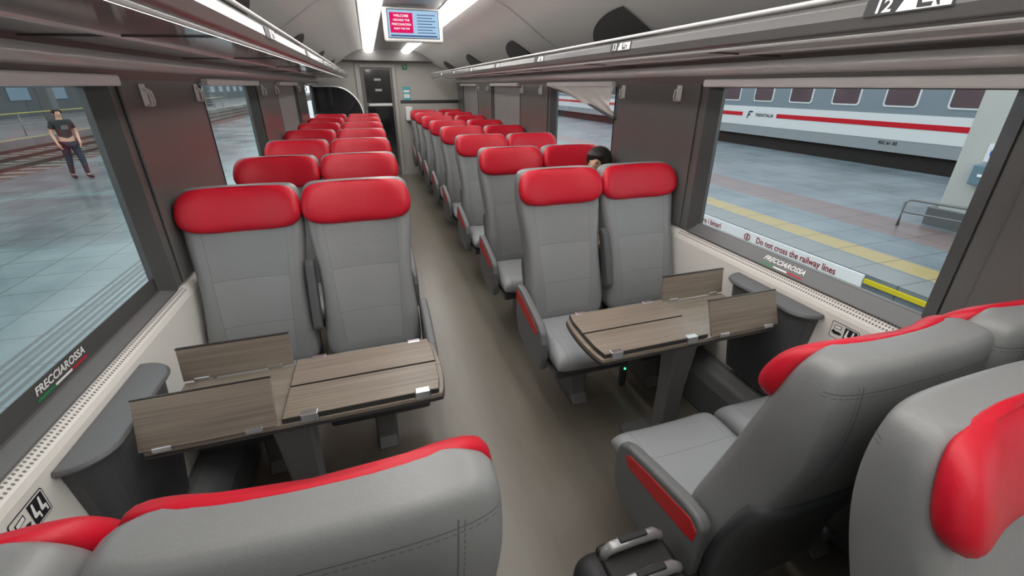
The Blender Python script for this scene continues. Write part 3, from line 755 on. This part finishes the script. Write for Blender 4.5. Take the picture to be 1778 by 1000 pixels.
pm = thing('person', 'person in dark t-shirt and dark trousers standing on the left platform', 'person', (-7.84, 14.2, -.57), .8)
def standing():
    N = {'pel': ((0, 0, .94), (.14, .105)), 'sp': ((0, 0, 1.12), (.125, .095)), 'ch': ((0, 0, 1.30), (.155, .105)), 'ne0': ((0, .005, 1.43), .07), 'ne': ((0, -.005, 1.49), .052),
         'hd': ((0, -.02, 1.585), (.075, .09)), 'ht': ((0, -.01, 1.67), (.07, .08)), 'no': ((0, -.115, 1.575), .012)}
    E = [('pel', 'sp'), ('sp', 'ch'), ('ch', 'ne0'), ('ne0', 'ne'), ('ne', 'hd'), ('hd', 'ht'), ('hd', 'no')]
    for sg, q in ((-1, 'r'), (1, 'l')):
        N[q+'sh'] = ((sg*.17, .0, 1.40), .056); N[q+'el'] = ((sg*.235, .04, 1.13), .042)
        w = (sg*.225, -.06, .89) if sg < 0 else (sg*.17, -.17, .93); N[q+'w'] = (w, .028)
        E += [('ch', q+'sh'), (q+'sh', q+'el'), (q+'el', q+'w')]
        hand(N, E, w, (-sg*.15, -.35, -1), (0, 1, -.3), (-sg*1, 0, 0), q)
        st_ = -.16 if sg > 0 else .12
        N[q+'hip'] = ((sg*.09, 0, .86), .092); N[q+'kn'] = ((sg*.10, st_*.6-.04, .49), .058); N[q+'an'] = ((sg*.105, st_+.03, .09), .036); N[q+'to'] = ((sg*.12, st_-.10, .04), .022)
        E += [('pel', q+'hip'), (q+'hip', q+'kn'), (q+'kn', q+'an'), (q+'an', q+'to')]
    return N, E
def sub_skin(N, E, keys, grow):
    NN = {k: (N[k][0], tuple(r+grow for r in (N[k][1] if isinstance(N[k][1], tuple) else (N[k][1],)*2))) for k in keys}
    return NN, [e for e in E if e[0] in NN and e[1] in NN]
N, E = standing()
skin('body', N, E, M['skin'], pm)
NN, EE = sub_skin(N, E, ['pel', 'sp', 'ch', 'ne0', 'rsh', 'lsh'], .014)
for sg, q in ((-1, 'r'), (1, 'l')):
    NN[q+'sl'] = ((sg*.218, .03, 1.21), .062); EE.append((q+'sh', q+'sl'))
skin('t_shirt', NN, EE, M['shirt'], pm)
NN, EE = sub_skin(N, E, ['pel', 'rhip', 'rkn', 'ran', 'lhip', 'lkn', 'lan'], .016)
skin('trousers', NN, EE, M['trousers'], pm)
for sg, q in ((-1, 'r'), (1, 'l')):
    a = Vector(N[q+'an'][0]); b = Vector(N[q+'to'][0])
    skin('shoe', {'z': (tuple(a+Vector((0, .005, .0))), (.05, .05)), 'a': (tuple(a+Vector((0, .025, -.04))), (.052, .052)), 'b': (tuple((a+b)/2+Vector((0, -.01, -.012))), (.052, .050)), 'c': (tuple(b+Vector((0, -.045, .0))), (.048, .040))}, [('z', 'a'), ('a', 'b'), ('b', 'c')], M['shoe'], pm)
face(pm, (0, -.02, 1.595), (0, -1, -.05), (0, 0, 1))
obj('shirt_print', B(-.07, .07, -.136, -.124, 1.22, 1.32), M['concreted'], pm, local=True, smooth=False)

ps = thing('person', 'dark-haired passenger in a dark jacket slumped in the right window seat', 'person', (.985, 2.75, 0), 0)
def seated():
    N = {'pel': ((0, -.05, .575), (.14, .10)), 'sp': ((.02, .02, .74), (.12, .09)), 'ch': ((.04, .075, .92), (.135, .10)), 'ne0': ((.09, .10, 1.02), .062), 'ne': ((.12, .105, 1.065), .05),
         'hd': ((.150, .10, 1.150), (.075, .085)), 'ht': ((.170, .105, 1.220), (.07, .075)), 'no': ((.083, .04, 1.140), .013)}
    E = [('pel', 'sp'), ('sp', 'ch'), ('ch', 'ne0'), ('ne0', 'ne'), ('ne', 'hd'), ('hd', 'ht'), ('hd', 'no')]
    for sg, q in ((-1, 'r'), (1, 'l')):
        N[q+'sh'] = ((.04+sg*.13, .085, .96), .052); N[q+'el'] = ((.02+sg*.16, .0, .74), .042)
        w = (sg*.10, -.17, .70); N[q+'w'] = (w, .028)
        E += [('ch', q+'sh'), (q+'sh', q+'el'), (q+'el', q+'w')]
        hand(N, E, w, (-sg*.6, -.8, -.1), (sg*.8, -.6, 0), (0, 0, -1), q)
        N[q+'hip'] = ((sg*.085, -.08, .57), .085); N[q+'kn'] = ((sg*.10, -.42, .60), .06); N[q+'an'] = ((sg*.10, -.40, .10), .036); N[q+'to'] = ((sg*.11, -.52, .04), .022)
        E += [('pel', q+'hip'), (q+'hip', q+'kn'), (q+'kn', q+'an'), (q+'an', q+'to')]
    return N, E
N, E = seated()
skin('body', N, E, M['skin'], ps)
NN, EE = sub_skin(N, E, ['pel', 'sp', 'ch', 'ne0', 'rsh', 'lsh', 'rel', 'lel', 'rw', 'lw'], .014)
skin('jacket', NN, EE, M['jacket'], ps)
NN, EE = sub_skin(N, E, ['pel', 'rhip', 'rkn', 'ran', 'lhip', 'lkn', 'lan'], .013)
skin('trousers', NN, EE, M['trousers'], ps)
for q in 'rl':
    a = Vector(N[q+'an'][0]); b = Vector(N[q+'to'][0])
    skin('shoe', {'a': (tuple(a+Vector((0, .03, -.05))), .048), 'b': (tuple((a+b)/2+Vector((0, 0, -.02))), .046), 'c': (tuple(b+Vector((0, -.02, 0))), .038)}, [('a', 'b'), ('b', 'c')], M['shoe'], ps)
face(ps, (.155, .10, 1.155), (-.85, -.55, .05), (.15, .08, 1), True, .6)

# ---------------------------------------------------------------- outside, left
ZP = -.57
YE = 170
def struct(name, vf, m, **k): return obj(name, vf, m, kind='structure', smooth=False, **k)
struct('platform_left', B(-9.45, -1.55, -10, YE, ZP-.9, ZP), M['platL'])
ZT_ = ZP-.34
struct('track_bed', B(-15.4, -9.45, -10, YE, ZT_-.4, ZT_), M['ballast'])
struct('platform_far', B(-30, -15.4, -10, YE, ZP-1.0, ZP), M['platF'])
def track(xc, label, z, ye=80):
    t = thing('railway_track', label, 'railway track', (xc, 25, z))
    for d in (-.72, .72):
        obj('rail', MB().prism([(xc+d-.07, z), (xc+d+.07, z), (xc+d+.035, z+.05), (xc+d+.04, z+.17), (xc+d-.04, z+.17), (xc+d-.035, z+.05)], 'y', -10, ye), M['rail'], t, smooth=False)
    mb = MB()
    for k in range(int(ye/.75)): mb.box(xc-1.2, xc+1.2, -8+k*.75, -7.75+k*.75, z-.02, z+.04)
    obj('sleepers', mb, M['sleeper'], t, smooth=False)
track(-10.9, 'nearer railway track with brown ballast beyond the left platform', ZT_, 150)
track(-13.7, 'farther railway track with brown ballast beyond the left platform', ZT_, 150)
bd = thing('station_building', 'grey station building with dark red upper band beyond the left tracks', 'building', (-25, 25, ZP))
obj('wall', B(-28, -25, -10, YE, ZP, 4.0), M['buildgrey'], bd, smooth=False)
obj('red_band', B(-25.3, -24.6, -10, YE, 2.3, 5.6), M['buildred'], bd, smooth=False)
obj('upper_wall', B(-28, -25, -10, YE, 5.6, 12), M['buildgrey'], bd, smooth=False)
for k in range(30):
    y = 2+4.5*k
    obj('window', B(-25.05, -24.95, y, y+2.2, .6, 2.0), M['bluegrey'], bd, smooth=False)
for k in range(8):
    y = 12+7*k
    o = obj('platform_column', MB().prism(rounded(-18.3, -17.7, y, y+.6, .1), 'z', ZP, 4.2), M['concreted'], smooth=False)
    tag(o, 'grey concrete column on the far left platform, %s from the camera' % ORD[k], 'column', 'far platform columns')
rl = thing('handrail', 'yellow-topped metal railing along the far left platform', 'railing', (-16.2, 30, ZP))
obj('top_rail', MB().tube([(-16.2, 10, ZP+1.0), (-16.2, 60, ZP+1.0)], .03), M['yellowdull'], rl)
obj('lower_rail', MB().tube([(-16.2, 10, ZP+.5), (-16.2, 60, ZP+.5)], .02), M['metal'], rl)
for k in range(18): obj('post', MB().tube([(-16.2, 10+2.9*k, ZP), (-16.2, 10+2.9*k, ZP+1.0)], .025, 8), M['metal'], rl)

# ---------------------------------------------------------------- outside, right
XE = 5.49
struct('track_bed_right', B(1.55, XE, -10, YE, ZP-1.1, ZP-.9), M['ballast'])
struct('platform_right', B(XE, 14.3, -10, YE, ZP-.9, ZP), M['platR'])
struct('track_bed_beyond', B(14.3, 30, -10, YE, ZP-1.1, ZP-.9), M['ballast'])
track(3.35, 'railway track between the train and the right platform', ZP-.9)
sg = thing('edge_sign', 'white platform edge sign with red lettering outside the right window', 'sign', (XE, 4.9, ZP-.3))
obj('board', B(XE-.025, XE-.002, 3.40, 12, ZP-.21, ZP-.015), M['signwhite'], sg, smooth=False)
obj('yellow_edge', B(XE-.03, XE-.002, .5, 3.38, ZP-.115, ZP-.055), M['yellow'], sg, smooth=False)
XL = XE-.03
text('lettering', 'Do not cross the railway lines', .145, (XL, 4.44, ZP-.115), (0, -1, 0), (0, 0, 1), M['signred'], sg, width=.78, bold=.002)
text('lettering', 'Non attraversare i binari', .145, (XL, 6.55, ZP-.115), (0, -1, 0), (0, 0, 1), M['signred'], sg, width=.84, bold=.002)
ring = [(XL, 5.32+.055*math.cos(a), ZP-.115+.055*math.sin(a)) for a in [2*PI*k/20 for k in range(21)]]
obj('prohibition_mark', MB().tube(ring, .007, 6), M['signred'], sg)
obj('walker_mark', MB().box(XL-.003, XL+.003, 5.31, 5.33, ZP-.15, ZP-.10).ball((XL, 5.32, ZP-.085), .008, .011, .011, 8, 6), M['signred'], sg, smooth=False)

tr = thing('railway_carriage', 'white and grey railway carriage with red stripe across the right platform', 'train', (16, 12, ZP))
XT = 14.6; YT = 60
obj('window_band', B(XT, 17.2, -4, YT, .93, 2.2), M['traingrey'], tr, smooth=False)
obj('roof', MB().prism([(XT, 2.2), (XT+.2, 2.7), (XT+.7, 3.0), (16.5, 3.0), (17.0, 2.7), (17.2, 2.2)], 'y', -4, YT), M['traingrey'], tr, smooth=False)
obj('white_band', B(XT-.01, 17.2, -4, YT, .20, .93), M['trainwhite'], tr, smooth=False)
obj('lower_band', B(XT, 17.2, -4, YT, -.16, .20), M['trainlow'], tr, smooth=False)
obj('undercarriage', B(XT+.15, 17, -4, YT, -1.3, -.16), M['dark'], tr, smooth=False)
for y0, y1 in ((-4, 13.5), (15.2, YT)):
    obj('red_stripe', B(XT-.02, XT, y0, y1, .55, .70), M['trainred'], tr, smooth=False)
text('lettering', 'TRENITALIA', .165, (XT-.02, 14.1, .61), (0, -1, 0), (0, 0, 1), M['ink'], tr, shear=.2, bold=.003)
em = MB()
for z0, z1, wd in ((.47, .75, .05), (.70, .75, .20), (.585, .63, .14)):
    f_ = lambda y, z: (XT-.022, y-(z-.47)*.3, z)
    em.add([f_(14.95, z0), f_(14.95-wd, z0), f_(14.95-wd, z1), f_(14.95, z1)], [(0, 1, 2, 3)])
obj('emblem', em, M['ink'], tr, smooth=False)
for k in range(32):
    y = -2.3+1.66*k
    w = obj('window', MB().prism(rounded(y-.47, y+.47, 1.12, 1.80, .09), 'x', XT-.02, XT+.02), M['trainwhite'], tr, smooth=False)
    obj('pane', MB().prism(rounded(y-.42, y+.42, 1.17, 1.75, .07), 'x', XT-.03, XT-.015), M['trainglass'], w, smooth=False)
text('lettering', 'RIC 61 83', .13, (XT-.015, 9.3, .09), (0, -1, 0), (0, 0, 1), M['ink'], tr, bold=.003)

pi_ = thing('platform_pillar', 'wide pale concrete pillar standing on the right platform', 'pillar', (9.4, 4.3, ZP))
obj('shaft', MB().prism(rounded(8.85, 10.0, 3.35, 4.62, .05), 'z', ZP, 5), M['concrete'], pi_, smooth=False)
obj('base', MB().prism(rounded(8.75, 10.1, 3.25, 4.72, .05), 'z', ZP, ZP+.3), M['concreted'], pi_, smooth=False)
bx = thing('wall_box', 'blue-grey box with blue pictogram fixed to the concrete pillar', 'box', (8.8, 4.1, .3))
obj('case', B(8.70, 8.85, 3.95, 4.30, .22, .54), M['bluegrey'], bx, smooth=False, bev=.02)
obj('pictogram_plate', B(8.83, 8.85, 3.97, 4.27, .58, .86), M['trainwhite'], bx, smooth=False)
obj('pictogram', MB().prism([(4.12+.1*math.cos(a), .72+.1*math.sin(a)) for a in [2*PI*k/20 for k in range(20)]], 'x', 8.82, 8.83), M['blue'], bx, smooth=False)
obj('tick_mark', B(8.69, 8.70, 4.05, 4.2, .36, .40), M['letter'], bx, smooth=False)
gb = thing('metal_barrier', 'low grey tubular barrier beside the concrete pillar', 'barrier', (8.3, 4.3, ZP))
obj('frame', MB().tube([(8.2, 4.75, ZP), (8.2, 4.75, ZP+.42), (8.25, 4.70, ZP+.47), (8.55, 3.6, ZP+.47), (8.6, 3.55, ZP+.42), (8.6, 3.55, ZP)], .025), M['metal'], gb)
obj('cross_bar', MB().tube([(8.2, 4.75, ZP+.25), (8.6, 3.55, ZP+.25)], .015), M['metal'], gb)

# ---------------------------------------------------------------- light
w = bpy.data.worlds.new('world'); SC.world = w; w.use_nodes = True
nt = w.node_tree; bg = nt.nodes['Background']
tc = nt.nodes.new('ShaderNodeTexCoord'); sp = nt.nodes.new('ShaderNodeSeparateXYZ'); nt.links.new(tc.outputs['Generated'], sp.inputs[0])
cr = nt.nodes.new('ShaderNodeValToRGB'); nt.links.new(sp.outputs[2], cr.inputs[0])
cr.color_ramp.elements[0].color = (.76, .82, .86, 1); cr.color_ramp.elements[1].color = (.91, .96, .99, 1)
nt.links.new(cr.outputs[0], bg.inputs[0]); bg.inputs[1].default_value = 1.9
SC.view_settings.view_transform = 'Standard'
SC.view_settings.look = 'None'
print('done', len(bpy.data.objects))
